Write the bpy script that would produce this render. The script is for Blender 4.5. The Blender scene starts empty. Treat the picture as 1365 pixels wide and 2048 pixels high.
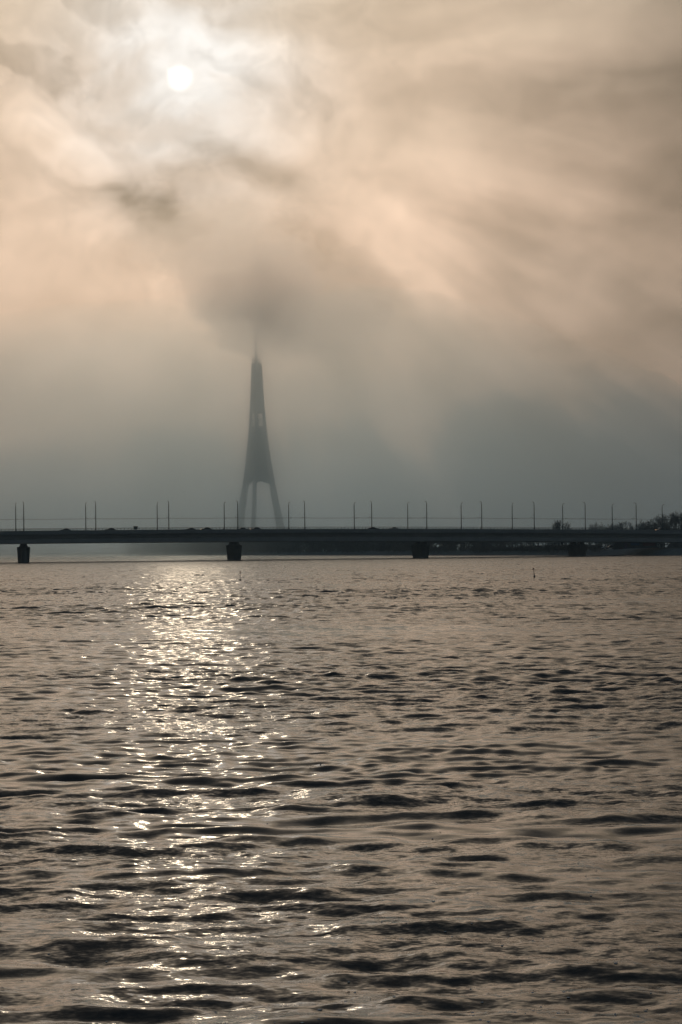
import bpy, math, random
import numpy as np
from mathutils import Vector, Matrix

random.seed(11)
rng = np.random.default_rng(11)
scene = bpy.context.scene
C = scene.collection
R = math.radians

# ------------------------------------------------------------------ camera
CAM_H = 4.0
PITCH = 0.0150
ROLL = 0.0110
FPX = 5000.0                       # focal length in pixels of the 1365 x 2048 photograph
cam_rot = Matrix.Rotation(math.pi / 2 + PITCH, 4, 'X') @ Matrix.Rotation(-ROLL, 4, 'Z')
cd = bpy.data.cameras.new('camera')
cd.sensor_fit = 'VERTICAL'
cd.sensor_height = 36.0
cd.sensor_width = 24.0
cd.lens = FPX * 36.0 / 2048.0
cd.clip_start = 0.5
cd.clip_end = 30000
cam = bpy.data.objects.new('camera', cd)
cam.matrix_world = Matrix.Translation((0, 0, CAM_H)) @ cam_rot
C.objects.link(cam)
scene.camera = cam


def ray(x, y):
    return (cam_rot.to_3x3() @ Vector(((x - 682.5) / FPX, (1024 - y) / FPX, -1))).normalized()


def at(x, y, depth):
    """world point on the sight line of photo pixel (x, y) at the given distance north"""
    d = ray(x, y)
    return Vector((0, 0, CAM_H)) + d * (depth / d.y)


def on_water(x, y):
    d = ray(x, y)
    return Vector((0, 0, CAM_H)) + d * (-CAM_H / d.z)


# ------------------------------------------------------------------ world
SUN = ray(360, 157)
sun_az = math.degrees(math.atan2(SUN.x, SUN.y))
sun_el = math.degrees(math.asin(SUN.z))

w = bpy.data.worlds.new('World')
scene.world = w
w.use_nodes = True
nt = w.node_tree
nt.nodes.clear()


class NB:
    """small helper to write shader maths"""
    def __init__(self, tree):
        self.t = tree

    def node(self, typ, **kw):
        n = self.t.nodes.new(typ)
        for k, v in kw.items():
            setattr(n, k, v)
        return n

    def put(self, sock, v):
        if hasattr(v, 'node'):
            self.t.links.new(v, sock)
        elif isinstance(v, (tuple, list)) and len(v) == 3 and len(sock.default_value) == 4:
            sock.default_value = (*v, 1)
        else:
            sock.default_value = v

    def m(self, op, a, b=0.0, c=0.0, clamp=False):
        n = self.node('ShaderNodeMath', operation=op, use_clamp=clamp)
        for i, v in enumerate((a, b, c)):
            self.put(n.inputs[i], v)
        return n.outputs[0]

    def v(self, op, a, b=(0, 0, 0), scale=None):
        n = self.node('ShaderNodeVectorMath', operation=op)
        self.put(n.inputs[0], a)
        self.put(n.inputs[1], b)
        if scale is not None:
            self.put(n.inputs['Scale'], scale)
        return n.outputs['Value'] if op in ('DOT_PRODUCT', 'LENGTH') else n.outputs[0]

    def xyz(self, a, b, c):
        n = self.node('ShaderNodeCombineXYZ')
        for i, q in enumerate((a, b, c)):
            self.put(n.inputs[i], q)
        return n.outputs[0]

    def sep(self, a):
        n = self.node('ShaderNodeSeparateXYZ')
        self.put(n.inputs[0], a)
        return n.outputs

    def noise(self, vec, scale, detail=2.0, rough=0.5, dist=0.0, color=False):
        n = self.node('ShaderNodeTexNoise')
        self.put(n.inputs['Vector'], vec)
        n.inputs['Scale'].default_value = scale
        n.inputs['Detail'].default_value = detail
        n.inputs['Roughness'].default_value = rough
        n.inputs['Distortion'].default_value = dist
        return n.outputs['Color'] if color else n.outputs[0]

    def ramp(self, fac, stops, interp='EASE'):
        n = self.node('ShaderNodeValToRGB')
        cr = n.color_ramp
        cr.interpolation = interp
        while len(cr.elements) < len(stops):
            cr.elements.new(0.5)
        for e, (p, c) in zip(cr.elements, stops):
            e.position = p
            e.color = (*c, 1) if isinstance(c, (tuple, list)) else (c, c, c, 1)
        self.put(n.inputs[0], fac)
        return n.outputs[0]

    def remap(self, x, a, b, c, d, smooth=True):
        n = self.node('ShaderNodeMapRange', interpolation_type='SMOOTHSTEP' if smooth else 'LINEAR')
        for i, v in enumerate((x, a, b, c, d)):
            self.put(n.inputs[i], v)
        return n.outputs[0]

    def mix(self, f, a, b, mode='MIX'):
        n = self.node('ShaderNodeMix', data_type='RGBA', blend_type=mode)
        self.put(n.inputs[0], f)
        self.put(n.inputs[6], a)
        self.put(n.inputs[7], b)
        return n.outputs[2]


b = NB(nt)
tc = b.node('ShaderNodeTexCoord')
D = tc.outputs['Generated']
dx, dy, dz = b.sep(D)
el = b.m('MULTIPLY', b.m('ARCSINE', dz), 57.2958)
az = b.m('MULTIPLY', b.m('ARCTAN2', dx, dy), 57.2958)
ae = b.m('SUBTRACT', az, sun_az)
ee = b.m('SUBTRACT', el, sun_el)
cospsi = b.v('DOT_PRODUCT', D, tuple(SUN))
psi = b.m('MULTIPLY', b.m('ARCCOSINE', b.m('MINIMUM', cospsi, 1.0)), 57.2958)

Ddeg = b.v('SCALE', D, scale=57.2958)                    # direction, in degrees
# cloud grain lies along a slope falling to the right
mp = b.node('ShaderNodeMapping')
b.put(mp.inputs['Vector'], Ddeg)
mp.inputs['Rotation'].default_value = (0, R(-33), 0)
mp.inputs['Scale'].default_value = (0.55, 1.0, 1.15)
G = mp.outputs[0]
warp = b.v('SUBTRACT', b.noise(Ddeg, 0.33, 3, 0.55, color=True), (0.5, 0.5, 0.5))
n_big = b.noise(G, 0.22, 2, 0.5, 0.6)
n_mid = b.noise(b.v('ADD', G, b.v('SCALE', warp, scale=2.0)), 0.55, 4, 0.52, 0.35)
n_fine = b.noise(b.v('ADD', Ddeg, b.v('SCALE', warp, scale=1.6)), 1.1, 5, 0.58, 0.5)
# shafts: noise that runs outwards from the sun
ang = b.m('ARCTAN2', ee, ae)
shaft = b.noise(b.xyz(b.m('MULTIPLY', b.m('COSINE', ang), 3.4), b.m('MULTIPLY', b.m('SINE', ang), 3.4), b.m('MULTIPLY', psi, 0.10)), 1.55, 3, 0.5, 0.25)
shaft = b.m('MULTIPLY', b.remap(shaft, 0.32, 0.70, -1.0, 1.0), b.remap(ae, -2.5, 2.5, 0.25, 1.0))

# overcast brightness and colour by height above the horizon, its bands broken up by the cloud noise
el_b = b.m('ADD', el, b.m('MULTIPLY', b.m('SUBTRACT', n_big, 0.5), 3.2))
el_b = b.m('ADD', el_b, b.m('MULTIPLY', shaft, b.remap(psi, 5.0, 9.5, 0.0, 0.85)))
el_b = b.m('SUBTRACT', el_b, b.remap(az, -4.0, 8.0, 0.0, 0.9))
base = b.ramp(b.m('DIVIDE', el_b, 30.0), [
    (0.000, (0.078, 0.165, 0.232)),
    (0.034, (0.112, 0.195, 0.255)),
    (0.062, (0.262, 0.290, 0.310)),
    (0.100, (0.700, 0.525, 0.418)),
    (0.215, (0.755, 0.547, 0.418)),
    (0.320, (0.625, 0.472, 0.362)),
    (0.450, (0.510, 0.408, 0.308)),
    (0.700, (0.330, 0.285, 0.245)),
    (1.000, (0.190, 0.195, 0.200))])
fall = b.ramp(b.m('DIVIDE', psi, 60.0), [
    (0.0, 1.04), (0.05, 1.02), (0.11, 0.96), (0.155, 0.76), (0.195, 0.50), (0.32, 0.32), (0.6, (0.20, 0.26, 0.33)), (1.0, (0.115, 0.175, 0.24))])
col = b.mix(1.0, base, fall, 'MULTIPLY')
# thin white veil in front of the sun
veil = b.m('EXPONENT', b.m('MULTIPLY', b.m('POWER', b.m('DIVIDE', psi, 2.5), 2.0), -1.0))
veil = b.m('MULTIPLY', veil, b.remap(n_mid, 0.25, 0.65, 0.55, 1.1))
col = b.mix(b.m('MINIMUM', veil, 0.92), col, (0.775, 0.78, 0.78))
glow = b.m('MULTIPLY', b.m('EXPONENT', b.m('MULTIPLY', b.m('DIVIDE', psi, 0.7), -1.0)), 0.16)
col = b.mix(1.0, col, b.v('SCALE', (1.0, 0.98, 0.94), scale=glow), 'ADD')
# cloud relief
relief = b.m('ADD', b.m('MULTIPLY', b.m('SUBTRACT', n_mid, 0.5), 0.72), b.m('MULTIPLY', b.m('SUBTRACT', n_big, 0.5), 0.55))
relief = b.m('ADD', relief, b.m('MULTIPLY', b.m('SUBTRACT', n_fine, 0.5), b.remap(psi, 2.5, 8.0, 0.78, 0.14)))
relief = b.m('MULTIPLY', relief, b.remap(el, 0.0, 3.0, 0.25, 1.0))
relief = b.m('ADD', relief, b.m('MULTIPLY', shaft, b.remap(psi, 3.0, 8.0, 0.0, 0.25)))


wx, wy, wz = b.sep(warp)
wob_a = b.m('ADD', az, b.m('MULTIPLY', wx, 2.2))
wob_e = b.m('ADD', el, b.m('MULTIPLY', wz, 2.2))
ragged = b.m('MULTIPLY', b.m('SUBTRACT', n_fine, 0.5), 2.6)


def cloud_patch(px, py, rx, ry, rot, amount, crisp=False):
    """a darker (negative) or brighter cloud centred on a direction of the sky; radii in degrees"""
    d = ray(px, py)
    u = b.m('SUBTRACT', wob_a, math.degrees(math.atan2(d.x, d.y)))
    q = b.m('SUBTRACT', wob_e, math.degrees(math.asin(d.z)))
    c, s = math.cos(R(rot)), math.sin(R(rot))
    uu = b.m('MULTIPLY_ADD', u, c / rx, b.m('MULTIPLY', q, s / rx))
    vv = b.m('MULTIPLY_ADD', q, c / ry, b.m('MULTIPLY', u, -s / ry))
    r2 = b.m('MULTIPLY_ADD', uu, uu, b.m('MULTIPLY', vv, vv))
    if crisp:
        return b.remap(b.m('ADD', r2, ragged), 1.5, 0.5, 0.0, amount)
    return b.m('MULTIPLY', b.m('EXPONENT', b.m('MULTIPLY', r2, -1.0)), amount)


for args in ((330, 450, 1.35, 0.80, -20, -0.74), (220, 385, 0.9, 0.5, -30, -0.36), (460, 560, 1.3, 0.5, -30, -0.32),
             (510, 340, 1.5, 0.38, -28, -0.32), (620, 500, 1.5, 0.5, -38, -0.24), (660, 650, 1.7, 0.9, -20, -0.36),
             (110, 280, 1.35, 0.7, -20, 0.30, True), (40, 130, 1.7, 0.42, -15, -0.24, True), (190, 30, 1.3, 0.3, -15, -0.18, True),
             (560, 150, 1.5, 0.4, -30, -0.14, True), (640, 330, 2.4, 0.6, -38, 0.14), (900, 500, 2.6, 0.7, -38, 0.08),
             (760, 200, 1.0, 0.7, -30, -0.10), (1330, 180, 3.0, 3.0, 0, -0.22), (1180, 160, 1.0, 0.5, 0, -0.06)):
    relief = b.m('ADD', relief, cloud_patch(*args))
col = b.v('SCALE', col, scale=b.m('MAXIMUM', b.m('ADD', 1.0, relief), 0.25))
# the clear sky above the cloud shows faintly through it
sky = b.node('ShaderNodeTexSky', sky_type='NISHITA', sun_disc=False)
sky.sun_elevation = R(sun_el)
sky.sun_rotation = R(sun_az)
sky.air_density = 1.0
sky.dust_density = 3.0
col = b.mix(1.0, col, b.v('SCALE', sky.outputs[0], scale=0.0025), 'ADD')
# the sun's disc seen through the cloud
disc = b.remap(psi, 0.36, 0.12, 0.0, 1.0)
col = b.mix(1.0, col, b.v('SCALE', (1.0, 0.98, 0.95), scale=b.m('MULTIPLY', disc, 0.45)), 'ADD')
bg = b.node('ShaderNodeBackground')
b.put(bg.inputs[0], col)
bg.inputs[1].default_value = 1.0
out = b.node('ShaderNodeOutputWorld')
nt.links.new(bg.outputs[0], out.inputs[0])
w.cycles.sampling_method = 'MANUAL'
w.cycles.sample_map_resolution = 1024

# ------------------------------------------------------------------ sun
sl = bpy.data.lights.new('sun', 'SUN')
sl.energy = 0.0075                     # a sun dimmed by a thick cloud veil
sl.angle = R(1.1)
sl.color = (1.0, 0.80, 0.56)
so = bpy.data.objects.new('sun', sl)
so.rotation_euler = (-SUN).to_track_quat('-Z', 'Y').to_euler()
so.location = (0, 0, 500)
C.objects.link(so)

scene.view_settings.view_transform = 'Standard'
scene.view_settings.look = 'None'
scene.view_settings.exposure = 0.20
scene.view_settings.gamma = 1
scene.view_settings.use_curve_mapping = False
scene.render.engine = 'CYCLES'
scene.cycles.use_denoising = True
scene.cycles.volume_bounces = 6
scene.cycles.max_bounces = 8
scene.cycles.diffuse_bounces = 2
scene.cycles.glossy_bounces = 3
scene.cycles.sample_clamp_indirect = 4.0

# ------------------------------------------------------------------ helpers
MATS = {}


def mat(name, color, rough=0.8, var=0.25, scale=1.0, metallic=0.0, emit=None, spec=0.3):
    if name in MATS:
        return MATS[name]
    m_ = bpy.data.materials.new(name)
    m_.use_nodes = True
    t = m_.node_tree
    p = t.nodes['Principled BSDF']
    q = NB(t)
    geo = q.node('ShaderNodeNewGeometry')
    n1 = q.noise(geo.outputs['Position'], 0.35 * scale, 5, 0.6)
    n2 = q.noise(geo.outputs['Position'], 2.6 * scale, 4, 0.6)
    f = q.m('ADD', q.m('MULTIPLY', n1, 0.6), q.m('MULTIPLY', n2, 0.4))
    k = q.remap(f, 0.3, 0.7, 1 - var, 1 + var, False)
    q.put(p.inputs['Base Color'], q.v('SCALE', color, scale=k))
    p.inputs['Roughness'].default_value = rough
    p.inputs['Metallic'].default_value = metallic
    p.inputs['Specular IOR Level'].default_value = spec
    if emit:
        p.inputs['Emission Color'].default_value = (*emit[:3], 1)
        p.inputs['Emission Strength'].default_value = emit[3]
    MATS[name] = m_
    return m_


class MB:
    def __init__(self):
        self.v, self.f = [], []

    def add(self, verts, faces):
        o = len(self.v)
        self.v += [tuple(p) for p in verts]
        self.f += [tuple(i + o for i in f) for f in faces]
        return self

    def frustum(self, c0, s0, c1, s1):
        """box-like solid from centre c0, size s0 (x, y) up to centre c1, size s1"""
        vs = []
        for c, s in ((c0, s0), (c1, s1)):
            for ax, ay in ((-1, -1), (1, -1), (1, 1), (-1, 1)):
                vs.append((c[0] + ax * s[0] / 2, c[1] + ay * s[1] / 2, c[2]))
        return self.add(vs, [(3, 2, 1, 0), (4, 5, 6, 7), (0, 1, 5, 4), (1, 2, 6, 5), (2, 3, 7, 6), (3, 0, 4, 7)])

    def box(self, x0, x1, y0, y1, z0, z1):
        return self.frustum(((x0 + x1) / 2, (y0 + y1) / 2, z0), (x1 - x0, y1 - y0), ((x0 + x1) / 2, (y0 + y1) / 2, z1), (x1 - x0, y1 - y0))

    def tube(self, pts, radii, n=6, cap=True):
        pts = [Vector(p) for p in pts]
        if not hasattr(radii, '__len__'):
            radii = [radii] * len(pts)
        rings = []
        for i, p in enumerate(pts):
            d = (pts[min(i + 1, len(pts) - 1)] - pts[max(i - 1, 0)]).normalized()
            u = d.cross(Vector((0.31, 0.17, 1) if abs(d.z) < 0.9 else (1, 0.1, 0))).normalized()
            q = d.cross(u)
            rings.append([p + (u * math.cos(k * math.tau / n) + q * math.sin(k * math.tau / n)) * radii[i] for k in range(n)])
        vs = [p for r_ in rings for p in r_]
        fs = []
        for i in range(len(pts) - 1):
            for k in range(n):
                a, c = i * n + k, i * n + (k + 1) % n
                fs.append((a, c, c + n, a + n))
        if cap:
            fs.append(tuple(range(n - 1, -1, -1)))
            fs.append(tuple((len(pts) - 1) * n + k for k in range(n)))
        return self.add(vs, fs)

    def loft(self, loops, cap=True):
        n = len(loops[0])
        vs = [p for l in loops for p in l]
        fs = []
        for i in range(len(loops) - 1):
            for k in range(n):
                a, c = i * n + k, i * n + (k + 1) % n
                fs.append((a, c, c + n, a + n))
        if cap:
            fs.append(tuple(range(n - 1, -1, -1)))
            fs.append(tuple((len(loops) - 1) * n + k for k in range(n)))
        return self.add(vs, fs)

    def build(self, name, material, parent=None, smooth=False):
        me = bpy.data.meshes.new(name)
        me.from_pydata(self.v, [], self.f)
        me.materials.append(material)
        if smooth:
            me.polygons.foreach_set('use_smooth', [True] * len(me.polygons))
        me.update()
        o = bpy.data.objects.new(name, me)
        o.parent = parent
        C.objects.link(o)
        return o


def fix_normals(o):
    import bmesh
    bm = bmesh.new()
    bm.from_mesh(o.data)
    bmesh.ops.recalc_face_normals(bm, faces=bm.faces)
    bm.to_mesh(o.data)
    bm.free()
    return o


def tag(o, label=None, cat=None, group=None, kind=None):
    if label:
        o['label'] = label
    if cat:
        o['category'] = cat
    if group:
        o['group'] = group
    if kind:
        o['kind'] = kind
    return o


def empty(name, loc=(0, 0, 0), rz=0.0):
    o = bpy.data.objects.new(name, None)
    o.location = loc
    o.rotation_euler = (0, 0, rz)
    o.empty_display_size = 0.5
    C.objects.link(o)
    return o


def kids(o):
    return [c for c in ALLK.get(o.name, [])] or list(o.children)


ALLK = {}


def copy_tree(o, parent=None):
    c = o.copy()
    C.objects.link(c)
    c.parent = parent
    for ch in list(o.children):
        copy_tree(ch, c)
    return c


ORD = ['first', 'second', 'third', 'fourth', 'fifth', 'sixth', 'seventh', 'eighth', 'ninth', 'tenth', 'eleventh', 'twelfth', 'thirteenth']

# ------------------------------------------------------------------ water
NW = 170
lam = np.exp(np.linspace(np.log(0.22), np.log(11.0), NW)) * rng.uniform(0.97, 1.03, NW)
dirs = np.where(rng.random(NW) < 0.85, rng.normal(R(86), R(33), NW), rng.normal(R(30), R(45), NW))
kx = 2 * np.pi / lam * np.cos(dirs)
ky = 2 * np.pi / lam * np.sin(dirs)
ph = rng.uniform(0, 2 * np.pi, NW)
# slope carried by each wave: most of it around one to two metres
sl_w = np.exp(-0.5 * ((np.log(lam) - np.log(0.58)) / 0.74) ** 2) + 0.11 * np.exp(-0.5 * ((np.log(lam) - np.log(4.0)) / 0.5) ** 2) + 0.05
SLOPE = 0.104
sl_w *= SLOPE / math.sqrt(float((sl_w ** 2).sum() / 2))
amp = sl_w * lam / (2 * np.pi)


def waves(X, Y, spacing):
    Z = np.zeros_like(X)
    tot = float((sl_w ** 2).sum())
    got = np.zeros_like(X)
    # short waves come and go in patches: wind-ruffled stretches and slicks
    ruff = 0.75 + 0.45 * np.sin(X * 0.21 + Y * 0.33 + 1.7 * np.sin(X * 0.06 - Y * 0.05)) + 0.35 * np.sin(X * 0.13 - Y * 0.21 + 1.3 * np.sin(Y * 0.09 + 2.0)) + 0.2 * np.sin(X * 0.5 + Y * 0.27 + 0.6)
    ruff = np.clip(ruff, 0.12, 1.6)
    # lee of the near bank: the wind only takes hold some way out
    open_ = np.interp(np.hypot(X, Y), [22, 38, 70], [0.0, 0.45, 1.0])
    ruff = ruff * (1 - 0.55 * open_) + 0.85 * open_
    for i in range(NW):
        wgt = np.clip((lam[i] / spacing - 1.8) / 1.4, 0, 1)
        got += (wgt * sl_w[i]) ** 2
        if float(wgt.max()) <= 0:
            continue
        Z += (wgt * amp[i]) * (ruff if lam[i] < 0.55 else 1.0 + (0.9 * (1 - open_) if lam[i] > 0.9 else 0.0)) * np.sin(kx[i] * X + ky[i] * Y + ph[i])
    boost = np.sqrt(tot / np.maximum(got, tot * 0.02))
    # calmer and livelier stretches
    gust = 1.0 + 0.22 * np.sin(X * 0.055 + Y * 0.081 + 1.0) + 0.18 * np.sin(X * 0.11 - Y * 0.043 + 4.0) + 0.14 * np.sin(X * 0.021 + Y * 0.19)
    Z = Z * np.minimum(boost, 2.2) * gust * (0.92 + 0.36 * open_)
    # crests a little sharper than troughs
    return Z + 0.9 * Z * np.abs(Z)


def spacing_r(r):
    xs = [6, 18, 40, 100, 250, 600, 1000, 2000, 6000]
    ds = [0.06, 0.055, 0.11, 0.20, 0.40, 0.95, 2.6, 12.0, 90.0]
    return math.exp(float(np.interp(math.log(r), np.log(xs), np.log(ds))))


rows = [12.0]
while rows[-1] < 6000:
    rows.append(rows[-1] + spacing_r(rows[-1]))
rows = np.array(rows)
dr = np.gradient(rows)
dense = np.linspace(R(-9.6), R(9.6), 390)
side = R(9.6) + (R(76) - R(9.6)) * np.linspace(0, 1, 26)[1:] ** 2.2
th = np.concatenate([-side[::-1], dense, side])
dth = np.gradient(th)
RR, TT = np.meshgrid(rows, th, indexing='ij')
WX = RR * np.sin(TT)
WY = RR * np.cos(TT)
SP = np.maximum(dr[:, None] * np.ones_like(TT), 0.6 * RR * dth[None, :])
WZ = np.zeros_like(WX)
CH = 200
for i in range(0, len(rows), CH):
    s_ = slice(i, i + CH)
    WZ[s_] = waves(WX[s_], WY[s_], SP[s_])
WZ *= np.interp(RR, [900, 1800], [1, 0])
nr, nc = WX.shape
co = np.stack([WX, WY, WZ], -1).reshape(-1, 3).astype(np.float32)
idx = np.arange(nr * nc).reshape(nr, nc)
quads = np.stack([idx[:-1, :-1], idx[:-1, 1:], idx[1:, 1:], idx[1:, :-1]], -1).reshape(-1, 4)
quads = quads[:, ::-1]
me = bpy.data.meshes.new('water')
me.vertices.add(len(co))
me.vertices.foreach_set('co', co.ravel())
me.loops.add(quads.size)
me.loops.foreach_set('vertex_index', quads.ravel().astype(np.int32))
me.polygons.add(len(quads))
me.polygons.foreach_set('loop_start', np.arange(0, quads.size, 4, dtype=np.int32))
me.polygons.foreach_set('use_smooth', np.ones(len(quads), dtype=bool))
me.update(calc_edges=True)
# roughness that stands for the waves too small for the mesh
rough = np.interp(np.log(SP), np.log([0.055, 0.12, 0.3, 1.0, 2.5, 10]), [0.085, 0.09, 0.12, 0.19, 0.26, 0.26])
at_ = me.attributes.new('unresolved', 'FLOAT', 'POINT')
at_.data.foreach_set('value', rough.ravel().astype(np.float32))
water = bpy.data.objects.new('water', me)
C.objects.link(water)
tag(water, 'wind-rippled dark river water reaching to the far shore', 'water', kind='structure')

wm = bpy.data.materials.new('river_water')
wm.use_nodes = True
q = NB(wm.node_tree)
p = wm.node_tree.nodes['Principled BSDF']
geo = q.node('ShaderNodeNewGeometry')
pos = geo.outputs['Position']
flat = q.v('MULTIPLY', pos, (0.62, 1.0, 0.0))
slick = q.noise(q.v('MULTIPLY', pos, (0.30, 0.72, 0.0)), 0.16, 3, 0.5, 0.5)
slick = q.remap(slick, 0.40, 0.60, 0.10, 1.0)
r1 = q.v('SUBTRACT', q.noise(flat, 7.0, 2, 0.5, 0.2, color=True), (0.5, 0.5, 0.5))
r2 = q.v('SUBTRACT', q.noise(flat, 22.0, 2, 0.5, 0.1, color=True), (0.5, 0.5, 0.5))
r3 = q.v('SUBTRACT', q.noise(flat, 2.6, 2, 0.5, 0.3, color=True), (0.5, 0.5, 0.5))
pert = q.v('ADD', q.v('SCALE', r1, scale=q.m('MULTIPLY', slick, 0.42)), q.v('SCALE', r2, scale=q.m('MULTIPLY', slick, 0.32)))
pert = q.v('ADD', pert, q.v('SCALE', r3, scale=0.10))
atn = q.node('ShaderNodeAttribute', attribute_name='unresolved')
pert = q.v('MULTIPLY', pert, (0.7, 1.0, 0.0))
pert = q.v('SCALE', pert, scale=q.remap(atn.outputs['Fac'], 0.16, 0.31, 1.0, 0.0))
# wave groups too far off for the mesh: slopes drawn out along the line of sight of the river
g1 = q.v('SUBTRACT', q.noise(q.v('MULTIPLY', pos, (1.9, 0.13, 0.0)), 1.0, 3, 0.65, 0.3, color=True), (0.5, 0.5, 0.5))
pert = q.v('ADD', pert, q.v('SCALE', q.v('MULTIPLY', g1, (0.25, 1.0, 0.0)), scale=q.remap(atn.outputs['Fac'], 0.10, 0.14, 0.0, 0.9)))
nrm = q.v('NORMALIZE', q.v('ADD', geo.outputs['Normal'], pert))
q.put(p.inputs['Normal'], nrm)
q.put(p.inputs['Roughness'], atn.outputs['Fac'])
p.inputs['Base Color'].default_value = (0.026, 0.019, 0.012, 1)
p.inputs['IOR'].default_value = 1.333
me.materials.append(wm)

# ------------------------------------------------------------------ bridge frame
BETA = R(-13.9)
D0 = 1000.0
BN = Vector((math.sin(BETA), math.cos(BETA), 0))
BT = Vector((math.cos(BETA), -math.sin(BETA), 0))
BP0 = BN * D0
BRZ = math.atan2(BT.y, BT.x)
W = 30.0


def s_of(x, n=0.0, y=1060):
    d = ray(x, y)
    return (D0 + n) * math.tan(math.atan2(d.x, d.y) - BETA)


def bpt(s, n, z):
    p_ = BP0 + BT * s + BN * n
    return Vector((p_.x, p_.y, z))


prof = []
for x, y in ((-420, 1068.0), (-200, 1065.0), (0, 1062.2), (175, 1060.2), (350, 1058.8), (500, 1058.2), (700, 1058.0), (850, 1058.0), (1015, 1058.2), (1190, 1059.2), (1365, 1060.4), (1700, 1064.5)):
    s = s_of(x)
    prof.append((s, at(x, y, bpt(s, 0, 0).y).z))
ps = np.array([a for a, _ in prof])
pz = np.array([z for _, z in prof])
pc = np.polyfit(ps, pz, 3)


def ztop(s):
    return float(np.polyval(pc, s))


S0, S1 = s_of(-420), s_of(1600)
ss = np.linspace(S0, S1, 70)

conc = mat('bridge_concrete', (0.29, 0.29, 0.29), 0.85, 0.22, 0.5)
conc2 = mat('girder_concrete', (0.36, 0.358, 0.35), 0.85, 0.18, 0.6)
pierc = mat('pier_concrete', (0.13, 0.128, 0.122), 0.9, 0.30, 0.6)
asph = mat('asphalt', (0.05, 0.05, 0.052), 0.9, 0.2)
steel = mat('weathered_steel', (0.07, 0.07, 0.075), 0.55, 0.15, 1, 0.4)
paint = mat('dark_paint', (0.05, 0.05, 0.055), 0.5, 0.15)

bridge = empty('road_bridge', tuple(bpt(s_of(468), 15, 0)), 0)
tag(bridge, 'long low concrete road bridge on piers crossing the whole picture', 'bridge')
BL = bridge.location.copy()


def loc(v):
    return tuple(Vector(v) - BL)


def sweep(name, section, material, joined=True):
    """section: list of (n, z below the kerb line)"""
    mb = MB()
    mb.loft([[loc(bpt(s, n, ztop(s) + z)) for n, z in section] for s in ss])
    return fix_normals(mb.build(name, material, bridge))


sweep('deck', [(0.35, -0.60), (W - 0.35, -0.60), (W - 0.35, -1.25), (0.35, -1.25)], asph)
sweep('parapet', [(0, 0), (0.35, 0), (0.35, -1.60), (0.1, -1.65), (0, -1.55)], conc)
sweep('parapet', [(W - 0.35, 0), (W, 0), (W, -1.55), (W - 0.1, -1.65), (W - 0.35, -1.60)], conc)
sweep('girder', [(3.2, -1.25), (12, -1.25), (11.6, -5.2), (1.15, -5.2), (0.85, -5.05), (0.85, -3.45), (3.2, -3.2)], conc2)
sweep('girder', [(18, -1.25), (26.8, -1.25), (26.8, -3.2), (29.15, -3.45), (29.15, -5.05), (28.85, -5.2), (18.4, -5.2)], conc2)
for n in (0.17, W - 0.17):
    mb = MB()
    for hz in (0.22, 0.50, 0.82):
        mb.tube([loc(bpt(s, n, ztop(s) + hz)) for s in ss], 0.05 if hz > 0.8 else 0.03, 4)
    s = S0
    while s < S1:
        zt = ztop(s)
        mb.tube([loc(bpt(s, n, zt - 0.05)), loc(bpt(s, n, zt + 0.82))], 0.045, 4)
        s += 1.5
    tag(mb.build('railing', steel, bridge), kind='stuff')

# piers
PT, PL = 3.5, 18.3
for i, (px, base) in enumerate(((47.5, 1126), (468.5, 1120), (841.5, 1116), (1155, 1112.5), (1385, 1111))):
    nmid = 15.0
    s = s_of(px, nmid, 1105)
    zd = ztop(s) - 5.2
    zt = zd - 1.25
    pr = empty('pier', loc(bpt(s, nmid, 0)))
    pr.parent = bridge

    def outline(t, l, z):
        c = t * 0.34
        h, k = t / 2, l / 2
        pts = [(-h, -k + c), (-h + c, -k), (h - c, -k), (h, -k + c), (h, k - c), (h - c, k), (-h + c, k), (-h, k - c)]
        return [tuple(BT * a + BN * e + Vector((0, 0, z))) for a, e in pts]
    mb = MB()
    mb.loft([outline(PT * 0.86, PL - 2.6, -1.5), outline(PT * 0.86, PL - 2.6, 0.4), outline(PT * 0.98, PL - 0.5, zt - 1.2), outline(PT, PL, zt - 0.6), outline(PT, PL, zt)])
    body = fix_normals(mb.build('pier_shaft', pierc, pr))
    for nn in (-6.7, -3.1, 3.1, 6.7):
        mb = MB()
        lo = [(-0.85, -1.1), (0.85, -1.1), (0.85, 1.1), (-0.85, 1.1)]
        def lp(sc, z):
            return [tuple(BT * a * sc + BN * (e * sc + nn) + Vector((0, 0, z))) for a, e in lo]
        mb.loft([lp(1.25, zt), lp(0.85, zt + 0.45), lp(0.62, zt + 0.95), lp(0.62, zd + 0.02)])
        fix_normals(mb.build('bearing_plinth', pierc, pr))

# ------------------------------------------------------------------ street lamps on the bridge
headm = mat('lamp_housing', (0.30, 0.30, 0.30), 0.5, 0.1)


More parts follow.
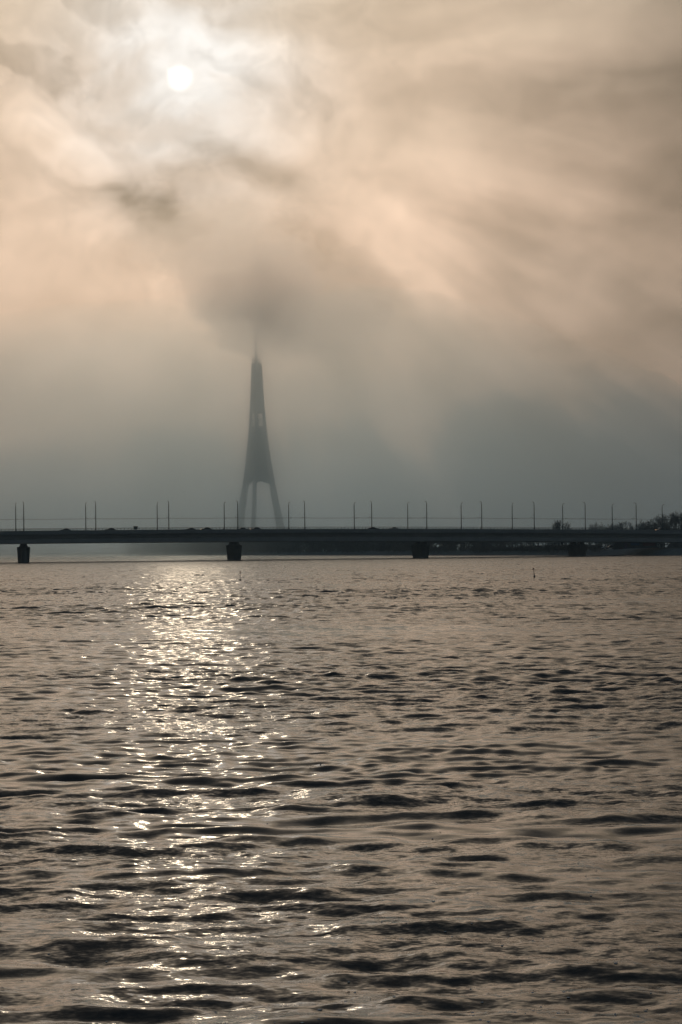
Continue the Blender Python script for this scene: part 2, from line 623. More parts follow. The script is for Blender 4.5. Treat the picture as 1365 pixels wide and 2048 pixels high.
def make_lamp(side):
    """side +1: arm reaches over the road away from the viewer"""
    e = empty('street_lamp')
    H = 10.4
    MB().tube([(0, 0, -0.6), (0, 0, 0.9), (0, 0, 0.95), (0, 0, H)], [0.24, 0.23, 0.19, 0.14], 8).build('pole', steel, e, True)
    arm = [(0, 0, H - 0.1), (0, 0.08, H + 0.5), (0, 0.35, H + 0.85), (0, 0.9, H + 1.05), (0, 1.5, H + 1.12)]
    rot = Matrix.Rotation(BRZ, 3, 'Z') if side > 0 else Matrix.Rotation(BRZ + math.pi, 3, 'Z')
    MB().tube([rot @ Vector(p_) for p_ in arm], [0.11, 0.10, 0.09, 0.085, 0.085], 6).build('lamp_arm', steel, e, True)
    hd = [(1.35, 0.14), (1.6, 0.22), (2.1, 0.24), (2.6, 0.16)]
    mb = MB()
    mb.loft([[tuple(rot @ Vector((sx * wv, yv, H + 1.06 + sz + 0.03 * (yv - 1.35)))) for sx, sz in ((-1, 0), (1, 0), (0.6, 0.16), (-0.6, 0.16))] for yv, wv in hd])
    fix_normals(mb.build('lamp_head', headm, e))
    MB().tube([rot @ Vector((0, 0, 4.75)), rot @ Vector((0, 3.2, 4.95)), rot @ Vector((0, 6.4, 4.85))], [0.05, 0.045, 0.035], 5).build('wire_bracket', steel, e)
    MB().tube([rot @ Vector((0, 0, 6.4)), rot @ Vector((0, 5.2, 4.95))], 0.018, 4).build('stay_wire', steel, e)
    return e


rowA = [32, 172, 315, 449, 578, 709, 816, 923, 1025, 1126, 1225, 1325]
rowB = [48, 192, 338, 476, 610, 744, 854, 964, 1069, 1171, 1273]
for rowx, n, side, what in ((rowB, 1.4, 1, 'near'), (rowA, W - 1.4, -1, 'far')):
    proto = make_lamp(side)
    for i, x in enumerate(rowx):
        o = proto if i == 0 else copy_tree(proto)
        s = s_of(x, n, 1040)
        o.location = bpt(s, n, ztop(s) - 0.02)
        lab = 'street lamp on the %s side of the bridge, %s of its row from left' % (what, ORD[i])
        if i == len(rowx) - 1:
            lab = 'street lamp on the %s side of the bridge, last of its row at right' % what
        tag(o, lab, 'street lamp', 'street lamps along the %s side of the bridge' % what)
# trolley wires
for k, (n, dz_) in enumerate(((7.4, 4.55), (8.0, 4.55), (W - 8.0, 4.55), (W - 7.4, 4.55))):
    lamps = sorted(s_of(x, 1.4 if n < 15 else W - 1.4, 1040) for x in (rowB if n < 15 else rowA))
    pts_s = [S0] + lamps + [S1]
    pts = []
    for a, c in zip(pts_s[:-1], pts_s[1:]):
        for u in np.linspace(0, 1, 7)[:-1]:
            s = a + (c - a) * u
            pts.append(bpt(s, n, ztop(s) + dz_ + 0.25 - 0.5 * u * (1 - u)))
    o = MB().tube(pts, 0.022, 4).build('overhead_wire', paint)
    tag(o, 'thin overhead trolley wire above the bridge, %s' % ('nearest to the viewer', 'second from the viewer', 'third from the viewer', 'farthest from the viewer')[k], 'overhead wire', 'trolley wires over the bridge')

# ------------------------------------------------------------------ vehicles on the bridge
glassm = mat('car_glass', (0.02, 0.022, 0.025), 0.08, 0.05, 1, 0, None, 0.5)
tyrem = mat('tyre_rubber', (0.02, 0.02, 0.02), 0.9, 0.1)
lampm = mat('lit_headlamp', (0.8, 0.75, 0.65), 0.3, 0.02, 1, 0, (1.0, 0.62, 0.36, 3.0))
tailm = mat('tail_lamp', (0.25, 0.02, 0.02), 0.3, 0.02)


def make_car(paintm, lit, kind='car'):
    e = empty('car')
    L, hw = 4.3, 0.88
    side_ = [(-2.15, 0.35), (-2.15, 0.72), (-2.0, 0.90), (-1.0, 0.95), (1.3, 0.98), (2.05, 0.92), (2.15, 0.6), (2.15, 0.35)]
    mb = MB()
    mb.loft([[(x, y * hw, z) for x, z in side_] for y in (-1, -0.93, 0.93, 1)])
    fix_normals(mb.build('body', paintm, e))
    cab = [(-1.15, 0.93), (-0.35, 1.40), (0.75, 1.46), (1.75, 0.96)] if kind == 'car' else [(-1.3, 0.93), (-0.9, 1.9), (2.05, 1.95), (2.1, 0.93)]
    mb = MB()
    mb.loft([[(x, y * hw * (0.98 if z < 1.0 else 0.80), z) for x, z in cab] for y in (-1, 1)])
    cb = fix_normals(mb.build('cabin', paintm, e))
    z0, z1 = 1.0, (1.38 if kind == 'car' else 1.6)
    for y in (-1, 1):
        mb = MB()
        a, c = (-0.98, -0.35), (0.72, 1.45)
        mb.loft([[(a[0], y * (hw * 0.97 + 0.004), z0), (c[1], y * (hw * 0.97 + 0.004), z0), (c[0], y * (hw * 0.83 + 0.004), z1), (a[1], y * (hw * 0.83 + 0.004), z1)],
                 [(a[0], y * (hw * 0.97 - 0.03), z0), (c[1], y * (hw * 0.97 - 0.03), z0), (c[0], y * (hw * 0.83 - 0.03), z1), (a[1], y * (hw * 0.83 - 0.03), z1)]])
        fix_normals(mb.build('side_window', glassm, cb))
    for x in (-1.35, 1.35):
        for y in (-1, 1):
            mb = MB()
            mb.tube([(x, y * 0.88, 0.32), (x, y * 0.66, 0.32)], 0.32, 12)
            mb.build('wheel', tyrem, e)
    for y in (-0.6, 0.6):
        mb = MB()
        mb.tube([(-2.17, y, 0.70), (-2.05, y, 0.72)], 0.10, 8)
        mb.build('headlight', lampm if lit else headm, e)
        mb = MB()
        mb.box(2.12, 2.17, y - 0.15, y + 0.15, 0.70, 0.82)
        mb.build('tail_light', tailm, e)
    return e


darkp = mat('dark_car_paint', (0.03, 0.032, 0.035), 0.3, 0.05, 1, 0, None, 0.5)
greyp = mat('grey_car_paint', (0.16, 0.165, 0.17), 0.3, 0.05, 1, 0, None, 0.5)
whitep = mat('white_car_paint', (0.6, 0.6, 0.58), 0.3, 0.05, 1, 0, None, 0.5)
redp = mat('red_car_paint', (0.16, 0.03, 0.03), 0.3, 0.05, 1, 0, None, 0.5)
cars = [
    (131, 8.5, greyp, False, 'car', 0, 'low grey car on the bridge between the first and second lamp pairs'),
    (221, 5.0, darkp, False, 'car', 0, 'dark car on the bridge just right of the second lamp pair'),
    (381, 20.0, darkp, True, 'car', 0, 'small dark car with lit headlights left of another car before the fourth lamp pair'),
    (413, 5.0, darkp, True, 'car', 0, 'dark car with headlights on nearing the left leg of the tower'),
    (487, 22.0, greyp, False, 'car', math.pi, 'grey car low behind the railing in front of the tower left leg'),
    (512, 9.0, greyp, True, 'car', 0, 'grey car with bright headlights in front of the middle tower leg'),
    (747, 5.0, darkp, False, 'car', math.pi, 'dark car by the sixth lamp of the near row'),
    (787, 9.0, whitep, False, 'car', 0, 'white car on the bridge left of the third pier'),
    (1322, 5.0, darkp, True, 'car', 0, 'dark car with orange lit headlights at the right end of the bridge'),
]
for x, n, pm, lit, kd, turn, lab in cars:
    e = make_car(pm, lit, kd)
    s = s_of(x, n, 1056)
    e.location = bpt(s, n, ztop(s) - 0.6)
    e.rotation_euler = (0, 0, BRZ + turn)
    tag(e, lab, 'car', 'cars on the bridge')
s = s_of(271.5, 4.0, 1056)
sg = empty('road_sign', tuple(bpt(s, 4.0, ztop(s) - 0.6)), BRZ)
for x in (-0.55, 0.55):
    MB().tube([(x, 0, 0), (x, 0, 2.0)], 0.05, 6).build('post', steel, sg)
MB().box(-0.85, 0.85, -0.09, -0.055, 0.75, 1.95).build('sign_panel', mat('sign_grey', (0.16, 0.16, 0.17), 0.6, 0.1), sg)
MB().box(-0.95, 0.95, -0.11, -0.05, 1.955, 2.1).build('top_rail', paint, sg)
tag(sg, 'small square grey sign board above the bridge railing, left of the third lamp pair', 'sign')

# ------------------------------------------------------------------ thin dark tube on the water between the piers
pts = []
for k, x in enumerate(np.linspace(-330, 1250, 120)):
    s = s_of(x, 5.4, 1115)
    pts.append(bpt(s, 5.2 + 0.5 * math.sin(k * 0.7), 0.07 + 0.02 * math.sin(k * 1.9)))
o = MB().tube(pts, 0.17, 6).build('dark_water_line', mat('dark_line', (0.02, 0.02, 0.022), 0.6, 0.1), None, True)
tag(o, 'thin dark line lying on the water along the feet of the bridge piers', 'boom')

# ------------------------------------------------------------------ tower
TY = 2850.0
towm = mat('tower_steel', (0.20, 0.205, 0.21), 0.7, 0.12, 0.1)
foot = at(516.8, 1105, TY)
TX = foot.x
tower = empty('broadcast_tower', (TX, TY, 3.0))
tag(tower, 'tall three-legged broadcast tower behind the bridge, its top lost in cloud', 'tower')
PXM = TY / FPX
LEG_A = [R(22), R(142), R(262)]


def zt_(y):
    return at(515, y, TY).z - 3.0


# outer reach of the right leg measured from the axis, in photo pixels
prof_t = [(1108, 61.0), (1057, 53.0), (1007, 43.0), (959.5, 33.6), (944, 31.0), (902, 24.6), (860, 19.4), (826, 16.6), (776, 13.4), (728, 11.4)]
leg_w = [(1108, 16.5), (1057, 15.2), (1007, 13.2), (959.5, 11.8), (944, 11.2), (902, 9.2), (860, 7.2), (826, 6.2), (776, 5.0), (728, 4.4)]
zz = [zt_(y) for y, _ in prof_t]
reach = [v_ * PXM for _, v_ in prof_t]
wid = [v_ * PXM for _, v_ in leg_w]


def leg_at(z):
    o_ = float(np.interp(z, zz, reach))
    w_ = float(np.interp(z, zz, wid))
    return (o_ - w_ / 2) / math.cos(LEG_A[0]), w_, w_ * 0.53   # radius, radial size, tangential size


levels = list(np.linspace(-3, zt_(728), 40))
for a in LEG_A:
    rad = Vector((math.cos(a), math.sin(a), 0))
    tan = Vector((-math.sin(a), math.cos(a), 0))
    loops = []
    for z in levels:
        r_, wr, wt = leg_at(z)
        c = rad * r_ + Vector((0, 0, z))
        loops.append([tuple(c + rad * u * wr / 2 + tan * q_ * wt / 2) for u, q_ in ((-1, -1), (0.75, -1), (1, -0.6), (1, 0.6), (0.75, 1), (-1, 1))])
    fix_normals(MB().loft(loops).build('leg', towm, tower))
z_join, z_a, z_b, z_top = zt_(960), zt_(854), zt_(826), zt_(728)


def infill(z0, z1, n=12):
    """the cladding that closes the gaps between the three legs"""
    for i in range(3):
        a0, a1 = LEG_A[i], LEG_A[(i + 1) % 3]
        mb = MB()
        loops = []
        for z in np.linspace(z0, z1, n):
            r_, wr, wt = leg_at(z)
            p0 = Vector((math.cos(a0), math.sin(a0), 0)) * (r_ - wr * 0.05)
            p1 = Vector((math.cos(a1), math.sin(a1), 0)) * (r_ - wr * 0.05)
            mid = (p0 + p1) / 2
            out_ = mid.normalized()
            th_ = 0.7
            loops.append([tuple(v_ + Vector((0, 0, z))) for v_ in (p0, mid - out_ * 0.6, p1, p1 - out_ * th_, mid - out_ * (th_ + 0.6), p0 - out_ * th_)])
        fix_normals(mb.loft(loops).build('cladding_panel', towm, tower))


infill(z_join, z_a)
infill(z_b, z_top)
# arched underside
for a in LEG_A:
    rad = Vector((math.cos(a), math.sin(a), 0))
    tan = Vector((-math.sin(a), math.cos(a), 0))
    r_, wr, wt = leg_at(z_join)
    mb = MB()
    loops = []
    for u, dz_ in ((1.0, -6.0), (0.72, -3.6), (0.4, -1.6), (0.0, -0.6)):
        c = rad * (r_ * u)
        loops.append([tuple(c + tan * k * (wt * 0.5 + (1 - u) * 2.5) + Vector((0, 0, z_join + zz_))) for k, zz_ in ((-1, dz_), (1, dz_), (1, 1.5), (-1, 1.5))])
    fix_normals(mb.loft(loops).build('bracket', towm, tower))
# central shaft and open floors
MB().tube([(0, 0, z_join - 2), (0, 0, z_top + 4)], 2.3, 12).build('lift_shaft', towm, tower)
for zf in (z_a + 0.4, z_a + 3.6, z_a + 6.4, z_a + 8.4, z_a + 11.8, z_b - 0.6):
    r_, wr, wt = leg_at(zf)
    lp0 = [tuple(Vector((math.cos(a), math.sin(a), 0)) * r_ + Vector((0, 0, zf))) for a in LEG_A]
    lp1 = [(x, y, z + 1.3) for x, y, z in lp0]
    fix_normals(MB().loft([lp0, lp1]).build('floor_plate', towm, tower))
for (yy, sgn) in ((834, 1), (842, -1), (848, 1)):
    zf = zt_(yy)
    MB().box(1.6 * sgn - 0.7, 1.6 * sgn + 2.0, -2, -1, zf, zf + 1.6).build('equipment_box', towm, tower)
# crown
MB().tube([(0, 0, z_top + 0.02), (0, 0, z_top + 0.9)], 5.0, 14).build('crown_plate', towm, tower)
for k in range(6):
    a = k * math.tau / 6 + 0.3
    MB().tube([(4.6 * math.cos(a), 4.6 * math.sin(a), z_top + 0.8), (4.6 * math.cos(a), 4.6 * math.sin(a), z_top + 4.6)], 0.4, 6).build('crown_post', towm, tower)
MB().tube([(0, 0, z_top + 4.4), (0, 0, z_top + 5.4)], 5.4, 14).build('crown_plate', towm, tower)
MB().tube([(0, 0, z_top), (0, 0, z_top + 16), (0, 0, z_top + 16.1), (0, 0, z_top + 55), (0, 0, z_top + 55.1), (0, 0, z_top + 110), (0, 0, z_top + 145)], [1.6, 1.5, 1.3, 1.3, 0.9, 0.8, 0.4], 10).build('antenna', towm, tower)
for k, (a, h) in enumerate(((0.4, 5), (2.2, 3.5), (4.0, 4.2))):
    MB().tube([(4.3 * math.cos(a), 4.3 * math.sin(a), z_top + 5.3), (4.3 * math.cos(a), 4.3 * math.sin(a), z_top + 5.4 + h)], 0.25, 5).build('aerial', towm, tower)

# ------------------------------------------------------------------ islands and far shore
earth = mat('winter_bank', (0.25, 0.25, 0.24), 0.95, 0.4, 0.6)
shore_px = [(2400, 760), (1900, 860), (1600, 960), (1365, 1035), (1280, 1075), (1200, 1120), (1100, 1200), (1000, 1290), (860, 1460), (700, 1670), (600, 1850), (500, 2083), (400, 2350), (300, 2700), (252, 2960)]
front = []
for x, Y in shore_px:
    g = at(x, 1111, Y)
    front.append(Vector((g.x, Y, 0)))
mb = MB()
loops = []
for i, p_ in enumerate(front):
    d = (front[min(i + 1, len(front) - 1)] - front[max(i - 1, 0)]).normalized()
    inn = Vector((-d.y, d.x, 0))
    if inn.y < 0:
        inn = -inn
    j = random.uniform(-0.3, 0.3)
    loops.append([tuple(p_ - inn * 2 + Vector((0, 0, -1.0))), tuple(p_ + Vector((0, 0, 0.35))), tuple(p_ + inn * 5 + Vector((0, 0, 2.5 + j))), tuple(p_ + inn * 12 + Vector((0, 0, 3.0 + j))),
                  tuple(p_ + inn * 160 + Vector((0, 0, 3.2))), tuple(p_ + inn * 420 + Vector((0, 260, 3.0)))])
vs = [v_ for l in loops for v_ in l]
fs = []
for i in range(len(loops) - 1):
    for k in range(5):
        a = i * 6 + k
        fs.append((a, a + 1, a + 7, a + 6))
isl = fix_normals(MB().add(vs, fs).build('island_ground', earth))
tag(isl, 'low dark bank of the island behind the bridge', 'island', kind='structure')
mb = MB()
L0, L1 = at(-900, 1111, 3900), at(900, 1111, 4600)
mb.add([(L0.x, 3600, -1), (L1.x, 4500, -1), (L1.x, 4520, 2.5), (L0.x, 3620, 2.5), (L0.x, 5200, 3), (L1.x, 5600, 3)], [(0, 1, 2, 3), (3, 2, 5, 4)])
far = fix_normals(mb.build('far_shore', earth))
tag(far, 'faint low far shore at the left', 'shore', kind='structure')


def inner(x, inland):
    xs = [a for a, _ in shore_px][::-1]
    Y = float(np.interp(x, xs, [c for _, c in shore_px][::-1])) + inland
    return at(x, 1105, Y).x, Y


# ------------------------------------------------------------------ bare trees
barkm = mat('winter_bark', (0.045, 0.038, 0.032), 0.95, 0.3, 2)
twigm = mat('winter_twigs', (0.17, 0.155, 0.14), 0.95, 0.3, 2)


def tree_mesh(seed, H=16.0, spread=1.0, fine=1.0, levels=5, trunk_len=0.20):
    rd = random.Random(seed)
    trunk, crown = MB(), MB()

    def grow(p_, d, length, r_, lev):
        n = 3 if lev < 3 else 2
        pts, q_ = [p_], p_
        dd = d.copy()
        for k in range(n):
            dd = (dd + Vector((rd.gauss(0, .12), rd.gauss(0, .12), rd.gauss(0, .08) + 0.05))).normalized()
            q_ = q_ + dd * length / n
            pts.append(q_)
        mb_ = trunk if lev < 2 else crown
        r_ends = [r_ * (1 - 0.42 * k / n) for k in range(n + 1)]
        mb_.tube(pts, r_ends, 6 if lev < 2 else 3, cap=False)
        if lev >= levels:
            return
        m_ = rd.randint(3, 4) if lev < 3 else rd.randint(3, 5)
        for k in range(m_):
            u = 1.0 if k == 0 else rd.uniform(0.35, 1.0)
            ii = u * n
            i0 = min(int(ii), n - 1)
            st = pts[i0].lerp(pts[i0 + 1], ii - i0)
            a = rd.uniform(0, math.tau)
            tilt = (0.25 if k == 0 else rd.uniform(0.45, 0.95)) * spread
            ax = dd.cross(Vector((math.cos(a), math.sin(a), 0.2))).normalized()
            nd = (Matrix.Rotation(tilt, 3, ax) @ dd).normalized()
            grow(st, nd, length * rd.uniform(0.58, 0.80), max(r_ * rd.uniform(0.42, 0.6), 0.03 * fine), lev + 1)
    grow(Vector((0, 0, -0.5)), Vector((0, 0, 1)), H * trunk_len + 0.5, H * 0.017, 0)
    top = max(v_[2] for v_ in trunk.v + crown.v)
    k = H / top
    for m_ in (trunk, crown):
        m_.v = [(x * k, y * k, z * k) for x, y, z in m_.v]
    return trunk, crown


protos = []
for sd, spr, lev in ((12, 0.85, 5), (2, 1.0, 6), (3, 0.9, 6), (4, 1.1, 6), (7, 0.75, 6)):
    tr, cr = tree_mesh(sd, 16.0, spr, 0.75, lev, 0.10 if lev == 5 else 0.20)
    e = empty('bare_tree')
    tr.build('trunk', barkm, e)
    cr.build('crown', twigm, e)
    protos.append(e)
used = [False] * len(protos)


def place_tree(k, x, y_top, inland, label, group, rz=None):
    X, Y = inner(x, inland)
    H = at(x, y_top, Y).z - 3.0
    o = protos[k] if not used[k] else copy_tree(protos[k])
    used[k] = True
    o.location = (X, Y, 3.0)
    o.rotation_euler = (0, 0, rz if rz is not None else random.uniform(0, 6.28))
    o.scale = (H / 16.0 * (0.72 if k == 0 else 1.0), H / 16.0 * (0.72 if k == 0 else 1.0), H / 16.0)
    tag(o, label, 'tree', group)


place_tree(0, 1127, 1036, 130, 'lone bare tree with fan of thin branches rising above the bridge deck', None)
g1 = 'hazy bare trees above the right part of the bridge'
words_ = ['leftmost', 'second from the left', 'third from the left', 'fourth from the left', 'fifth from the left', 'sixth from the left', 'seventh from the left', 'rightmost']
for i, (x, y) in enumerate(((1180, 1047), (1198, 1043), (1216, 1045), (1236, 1041), (1253, 1041), (1270, 1038), (1284, 1043), (1298, 1040))):
    place_tree((i * 2 + 1) % 5, x, y, 900 + 60 * (i % 3), 'hazy round-headed bare tree low over the bridge, %s of its clump' % words_[i], g1)
g2 = 'tall dark bare trees at the right edge'
for i, (x, y) in enumerate(((1313, 1036), (1327, 1025), (1343, 1023), (1358, 1021), (1376, 1020))):
    place_tree((i + 2) % 5, x, y, 190 + 22 * (i % 2), 'tall dark bare tree at the right edge of the view, %s of the dense clump' % (['leftmost', 'second', 'third', 'fourth', 'rightmost'][i]), g2)
for i in range(len(protos)):
    assert used[i]

# wood along the island shore, one mass
small = [tree_mesh(20 + k, 14.0, 1.0, 2.2, 4, 0.16) for k in range(4)]


def wood(name, spots, material):
    vs, fs, base_ = [], [], 0
    arrs = []
    for t_, c_ in small:
        v_ = np.array(t_.v + c_.v)
        f_ = t_.f + [tuple(i + len(t_.v) for i in q_) for q_ in c_.f]
        arrs.append((v_, np.array([q_ for q_ in f_ if len(q_) == 4])))
    V, F = [], []
    for X, Y, H, k, rz, wide in spots:
        v_, f_ = arrs[k]
        c, s_ = math.cos(rz), math.sin(rz)
        sc = H / 14.0
        x = (v_[:, 0] * c - v_[:, 1] * s_) * sc * wide + X
        y = (v_[:, 0] * s_ + v_[:, 1] * c) * sc * wide + Y
        V.append(np.stack([x, y, v_[:, 2] * sc + 2.6], -1))
        F.append(f_ + base_)
        base_ += len(v_)
    V = np.concatenate(V)
    F = np.concatenate(F)
    me_ = bpy.data.meshes.new(name)
    me_.vertices.add(len(V))
    me_.vertices.foreach_set('co', V.astype(np.float32).ravel())
    me_.loops.add(F.size)
    me_.loops.foreach_set('vertex_index', F.ravel().astype(np.int32))
    me_.polygons.add(len(F))
    me_.polygons.foreach_set('loop_start', np.arange(0, F.size, 4, dtype=np.int32))
    me_.update(calc_edges=True)
    me_.materials.append(material)
    o_ = bpy.data.objects.new(name, me_)
    C.objects.link(o_)
    return o_


spots = []
for i in range(520):
    x = random.uniform(255, 960) if i < 380 else random.uniform(960, 1010)
    dens = 1.0
    inl = random.choice((15, 25, 40, 60, 90)) + random.uniform(0, 25)
    X, Y = inner(x, inl)
    H = random.uniform(10, 16.5)
    if i > 400:
        x = random.uniform(950, 1330)
        X, Y = inner(x, random.uniform(450, 900))
        H = random.uniform(9, 14)
    if x < 330:
        H = random.uniform(11, 14)
    H = min(H, at(x, 1066, Y).z - 3.0)
    spots.append((X, Y, H, random.randrange(4), random.uniform(0, 6.28), random.uniform(0.9, 1.5)))
tag(wood('woodland', spots, twigm), 'dark winter woodland along the island shore seen under the bridge', 'woodland', kind='stuff')
spots = []
for i in range(110):
    x = random.uniform(-250, 420)
    Y = random.uniform(4250, 4700)
    X = at(x, 1105, Y).x
    spots.append((X, Y, random.uniform(7, 12), random.randrange(4), random.uniform(0, 6.28), random.uniform(1.2, 2.2)))
tag(wood('distant_woodland', spots, twigm), 'faint misty treeline on the far shore at the left', 'woodland', kind='stuff')

# shrubs on the bank
small = [tree_mesh(40 + k, 3.0, 1.35, 1.2, 4, 0.08) for k in range(4)]
for t_, c_ in small:
    t_.v = [(a * 14 / 3, c * 14 / 3, d * 14 / 3) for a, c, d in t_.v]
    c_.v = [(a * 14 / 3, c * 14 / 3, d * 14 / 3) for a, c, d in c_.v]
spots = []
for i in range(620):
    x = random.uniform(260, 1200)
    X, Y = inner(x, random.uniform(3, 12))
    hh = random.uniform(1.2, 3.2)
    if x < 860 and i % 3:
        X, Y = inner(x, random.uniform(10, 60))
        hh = random.uniform(3.5, 7.0)
    spots.append((X, Y, hh, random.randrange(4), random.uniform(0, 6.28), random.uniform(1.0, 1.8)))
tag(wood('bank_scrub', spots, twigm), 'low leafless scrub along the top of the island bank', 'scrub', kind='stuff')

# lamp posts on the island promenade, seen under the bridge
def make_post():
    e = empty('promenade_lamp')
    MB().tube([(0, 0, -0.3), (0, 0, 0.8), (0, 0, 7.6)], [0.16, 0.14, 0.10], 7).build('pole', paint, e, True)
    MB().tube([(0, 0, 7.5), (0, -0.5, 7.9), (0, -1.2, 8.0)], 0.06, 5).build('lamp_arm', paint, e)
    MB().frustum((0, -1.4, 7.93), (0.3, 0.7), (0, -1.4, 8.1), (0.2, 0.5)).build('lamp_head', headm, e)
    return e


pp = make_post()
for i, x in enumerate((931, 1026, 1049, 1068, 1096, 1110, 1118)):
    o = pp if i == 0 else copy_tree(pp)
    X, Y = inner(x, 22)
    o.location = (X, Y, 3.0)
    lab = 'thin dark lamp post on the island bank, %s from the left of seven' % ORD[i]
    tag(o, lab, 'lamp post', 'lamp posts on the island bank')
# low promenade wall
mb = MB()
rowp = []
for x in np.linspace(985, 1145, 24):
    X, Y = inner(x, 16)
    rowp.append((X, Y))
for (xa, ya), (xb, yb) in zip(rowp[:-1], rowp[1:]):
    pass
loops = [[(X, Y, 2.4), (X, Y, 4.1), (X + 0.1, Y + 0.4, 4.1), (X + 0.1, Y + 0.4, 2.4)] for X, Y in rowp]
o = fix_normals(mb.loft(loops).build('promenade_wall', mat('dark_wall', (0.07, 0.07, 0.068), 0.9, 0.3)))
tag(o, 'low dark wall along the island promenade left of the fourth pier', 'wall')

# abutment slope, graffiti wall, parked vehicles at the right end under the bridge
def wall_piece(parent, x0, x1, y0, y1, Y, material, name, thick=0.3):
    a = at(x0, y1, Y)
    c = at(x1, y0, Y)
    mb_ = MB().box(a.x, c.x, Y, Y + thick, a.z, c.z)
    mb_.v = [tuple(Vector(v_) - parent.location) for v_ in mb_.v]
    return mb_.build(name, material, parent)


GY = 1120.0
g0 = at(1265, 1100, GY)
gw = empty('graffiti_wall', (g0.x, GY, 3.0))
tag(gw, 'dark concrete wall with blue and red painted graffiti under the right end of the bridge', 'wall')
wall_piece(gw, 1228, 1330, 1079, 1104, GY, mat('grimy_concrete', (0.09, 0.088, 0.085), 0.9, 0.35), 'wall_slab', 1.0)
blue = mat('blue_paint', (0.03, 0.07, 0.14), 0.7, 0.3, 2)
red = mat('dull_red_paint', (0.12, 0.045, 0.045), 0.7, 0.3, 2)
mauve = mat('mauve_paint', (0.10, 0.08, 0.12), 0.7, 0.3, 2)
white = mat('chalky_white_paint', (0.42, 0.42, 0.40), 0.8, 0.2, 2)
for x0, x1, y0, y1, m_ in ((1262, 1279.5, 1082, 1091, blue), (1286, 1312, 1083, 1092, red), (1238, 1246, 1096, 1100, red), (1250, 1254, 1086, 1100, mauve), (1262, 1268, 1096, 1100, red), (1304, 1316, 1095, 1100, red)):
    wall_piece(gw, x0, x1, y0, y1, GY - 0.06, m_, 'painted_patch', 0.06)


def stroke(parent, pts, Y, rad, name, material):
    mb_ = MB().tube([at(x, y, Y) - parent.location for x, y in pts], rad, 5)
    return mb_.build(name, material, parent)


ring = [(1317 + 2.3 * math.cos(t), 1090 + 2.6 * math.sin(t)) for t in np.linspace(0.2, math.tau - 0.1, 11)]
stroke(gw, ring + [(1320, 1088), (1320.4, 1098)], GY - 0.1, 0.13, 'painted_letter', white)
stroke(gw, [(1321.5, 1086.4), (1327, 1086.4), (1326.8, 1092), (1326.4, 1098), (1324, 1099.5), (1321.8, 1098.4)], GY - 0.1, 0.13, 'painted_letter', white)
AY = 1108.0
ab0 = at(1338, 1101, AY)
ab = empty('abutment', (ab0.x, AY, 3.0))
tag(ab, 'pale sloping concrete abutment apron beside the graffiti wall', 'abutment')
poly = [(1329, 1101.5), (1345, 1101.5), (1345, 1092), (1356, 1083), (1342, 1083)]
fr = [at(x, y, AY) - ab.location for x, y in poly]
bk = [v_ + Vector((1.0, 9.0, 0)) for v_ in fr]
fix_normals(MB().loft([[tuple(v_) for v_ in fr], [tuple(v_) for v_ in bk]]).build('apron', mat('pale_concrete', (0.26, 0.26, 0.25), 0.9, 0.15), ab))
fr = [at(x, y, AY + 3) - ab.location for x, y in [(1345.5, 1104), (1420, 1104), (1420, 1081), (1357, 1081), (1345.5, 1091)]]
bk = [v_ + Vector((2.0, 12.0, 0)) for v_ in fr]
fix_normals(MB().loft([[tuple(v_) for v_ in fr], [tuple(v_) for v_ in bk]]).build('retaining_wall', conc, ab))
for i, (x, pm, lab) in enumerate(((1201, whitep, 'white car parked on the island bank right of the fourth pier'), (1221, greyp, 'grey car parked on the bank beside the white parked car'))):
    e = make_car(pm, False)
    X, Y = inner(x, 14)
    e.location = (X, Y, 2.95)
    e.rotation_euler = (0, 0, BRZ)
    tag(e, lab, 'car')

# ------------------------------------------------------------------ spar buoys
def spar(x, y, h, flag, label):
    p_ = on_water(x, y)
    e = empty('spar_buoy', (p_.x, p_.y, 0))
    e.rotation_euler = (0, R(-5 if flag else 0), 0)
    bm_ = mat('buoy_paint', (0.07, 0.022, 0.018), 0.6, 0.2, 2)
    MB().tube([(0, 0, -0.6), (0, 0, 0.05), (0, 0, 0.22), (0, 0, 0.3)], [0.12, 0.14, 0.12, 0.05], 10).build('float', paint, e, True)
    MB().tube([(0, 0, 0.25), (0, 0, h)], [0.045, 0.035], 8).build('staff', paint, e)
    if flag:
        MB().tube([(0, 0, h - 0.12), (0, 0, h + 0.14)], [0.02, 0.11], 8).build('topmark_cone', bm_, e)
        MB().tube([(-0.13, 0, h - 0.1), (-0.13, 0, h + 0.02)], [0.10, 0.03], 8).build('topmark_cone', bm_, e)
    else:
        MB().tube([(0, 0, h - 0.35), (0, 0, h)], [0.07, 0.06], 8).build('topmark_can', bm_, e)
    tag(e, label, 'buoy')


spar(1069.5, 1155, 1.15, True, 'thin spar buoy with dark pointed topmark on open water to the right')
spar(481, 1162, 1.35, False, 'thin pale spar buoy standing in the water below the second pier')

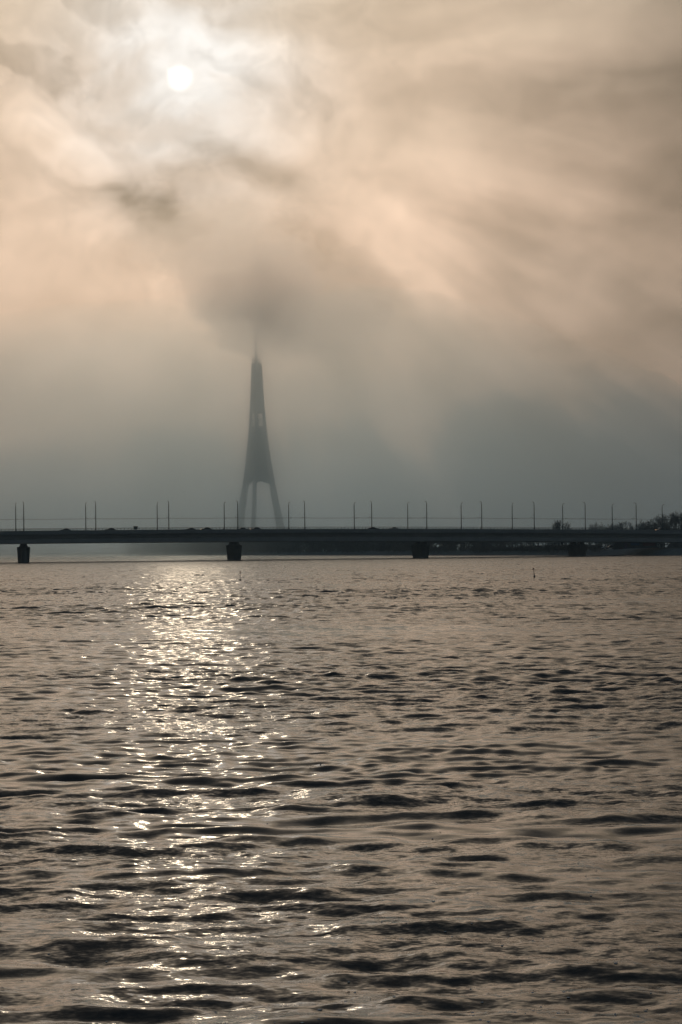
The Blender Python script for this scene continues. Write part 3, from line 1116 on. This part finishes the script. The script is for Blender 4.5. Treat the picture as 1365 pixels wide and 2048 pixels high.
# ------------------------------------------------------------------ foam flecks on the near water
mb = MB()
fl = []
for i in range(150):
    y = 2060 - 560 * random.random() ** 1.7
    x = 1000 + random.gauss(0, 330) if random.random() < 0.7 else random.uniform(-20, 1385)
    p_ = on_water(x, y)
    fl.append((p_.x, p_.y))
fx = np.array([a for a, _ in fl])
fy = np.array([c for _, c in fl])
fz = waves(fx, fy, np.full_like(fx, 0.06))
for x, y, z in zip(fx, fy, fz):
    rl = random.uniform(0.006, 0.018) * (1.0 if random.random() < 0.75 else 1.5)
    k = 7
    a0 = random.uniform(0, 6)
    top = [(x + rl * math.cos(a0 + j * math.tau / k) * random.uniform(0.75, 1.2), y + rl * 1.6 * math.sin(a0 + j * math.tau / k) * random.uniform(0.75, 1.2)) for j in range(k)]
    vs = [(a, c, z + 0.001) for a, c in top] + [(x + (a - x) * .6, y + (c - y) * .6, z + 0.003 + rl * 0.06) for a, c in top]
    mb.add(vs, [tuple(range(k, 2 * k))] + [(j, (j + 1) % k, k + (j + 1) % k, k + j) for j in range(k)])
fo = fix_normals(mb.build('foam', mat('foam', (0.85, 0.83, 0.8), 0.6, 0.2, 10)))
tag(fo, 'small pale flecks of foam drifting on the near water', 'foam', kind='stuff')

# ------------------------------------------------------------------ air
def volume_mat(name, color, density, aniso):
    m_ = bpy.data.materials.new(name)
    m_.use_nodes = True
    t = m_.node_tree
    t.nodes.clear()
    pv = t.nodes.new('ShaderNodeVolumePrincipled')
    pv.inputs['Color'].default_value = (*color, 1)
    pv.inputs['Density'].default_value = density
    pv.inputs['Anisotropy'].default_value = aniso
    o_ = t.nodes.new('ShaderNodeOutputMaterial')
    t.links.new(pv.outputs[0], o_.inputs['Volume'])
    return m_


hz = MB().box(-6400, 6400, -40, 6300, -2.6, 400).build('haze', volume_mat('haze_air', (0.58, 0.83, 1.0), 0.00012, 0.62))
tag(hz, 'thin grey winter haze over the river', 'haze', kind='stuff')


def cloud_body(name, centre, half, density, aniso, color, seed, lump, label):
    import bmesh
    bm = bmesh.new()
    bmesh.ops.create_icosphere(bm, subdivisions=5, radius=1.0)
    from mathutils import noise
    for v_ in bm.verts:
        d = v_.co.normalized()
        k = 1.0 + lump * noise.fractal(d * 2.1 + Vector((seed, seed * 2, 3)), 0.9, 2.0, 3)
        v_.co = Vector((d.x * half[0], d.y * half[1], d.z * half[2])) * k
    me_ = bpy.data.meshes.new(name)
    bm.to_mesh(me_)
    bm.free()
    me_.materials.append(volume_mat(name + '_vapour', color, density, aniso))
    o_ = bpy.data.objects.new(name, me_)
    o_.location = centre
    C.objects.link(o_)
    tag(o_, label, 'cloud', kind='stuff')
    return o_


for i_, (px_, py_, Y_, half_, dens_) in enumerate((
        (522, 620, 2560, (64, 260, 45), 0.0048), (585, 600, 2600, (105, 240, 48), 0.0030), (495, 560, 2520, (75, 260, 46), 0.0036),
        (440, 490, 2480, (85, 240, 40), 0.0026), (655, 655, 2620, (75, 220, 34), 0.0024))):
    cloud_body('low_cloud', at(px_, py_, Y_), half_, dens_, 0.985, (1.0, 0.995, 0.99), 5 + 3 * i_, 0.42,
               ('soft low cloud wisp swallowing the tower top', 'grey low cloud just right of the tower top', 'low cloud wisp rising above the tower antenna',
                'low cloud wisp reaching from the tower towards the sun', 'small grey low cloud farthest right of the tower top')[i_])
# patch of fog over the island, round the tower
fb = cloud_body('fog', (-70, 2400, 40), (470, 620, 200), 0.00150, 0.985, (0.87, 0.965, 1.0), 31, 0.10, 'pale fog hanging over the island round the tower')
fb['category'] = 'fog'
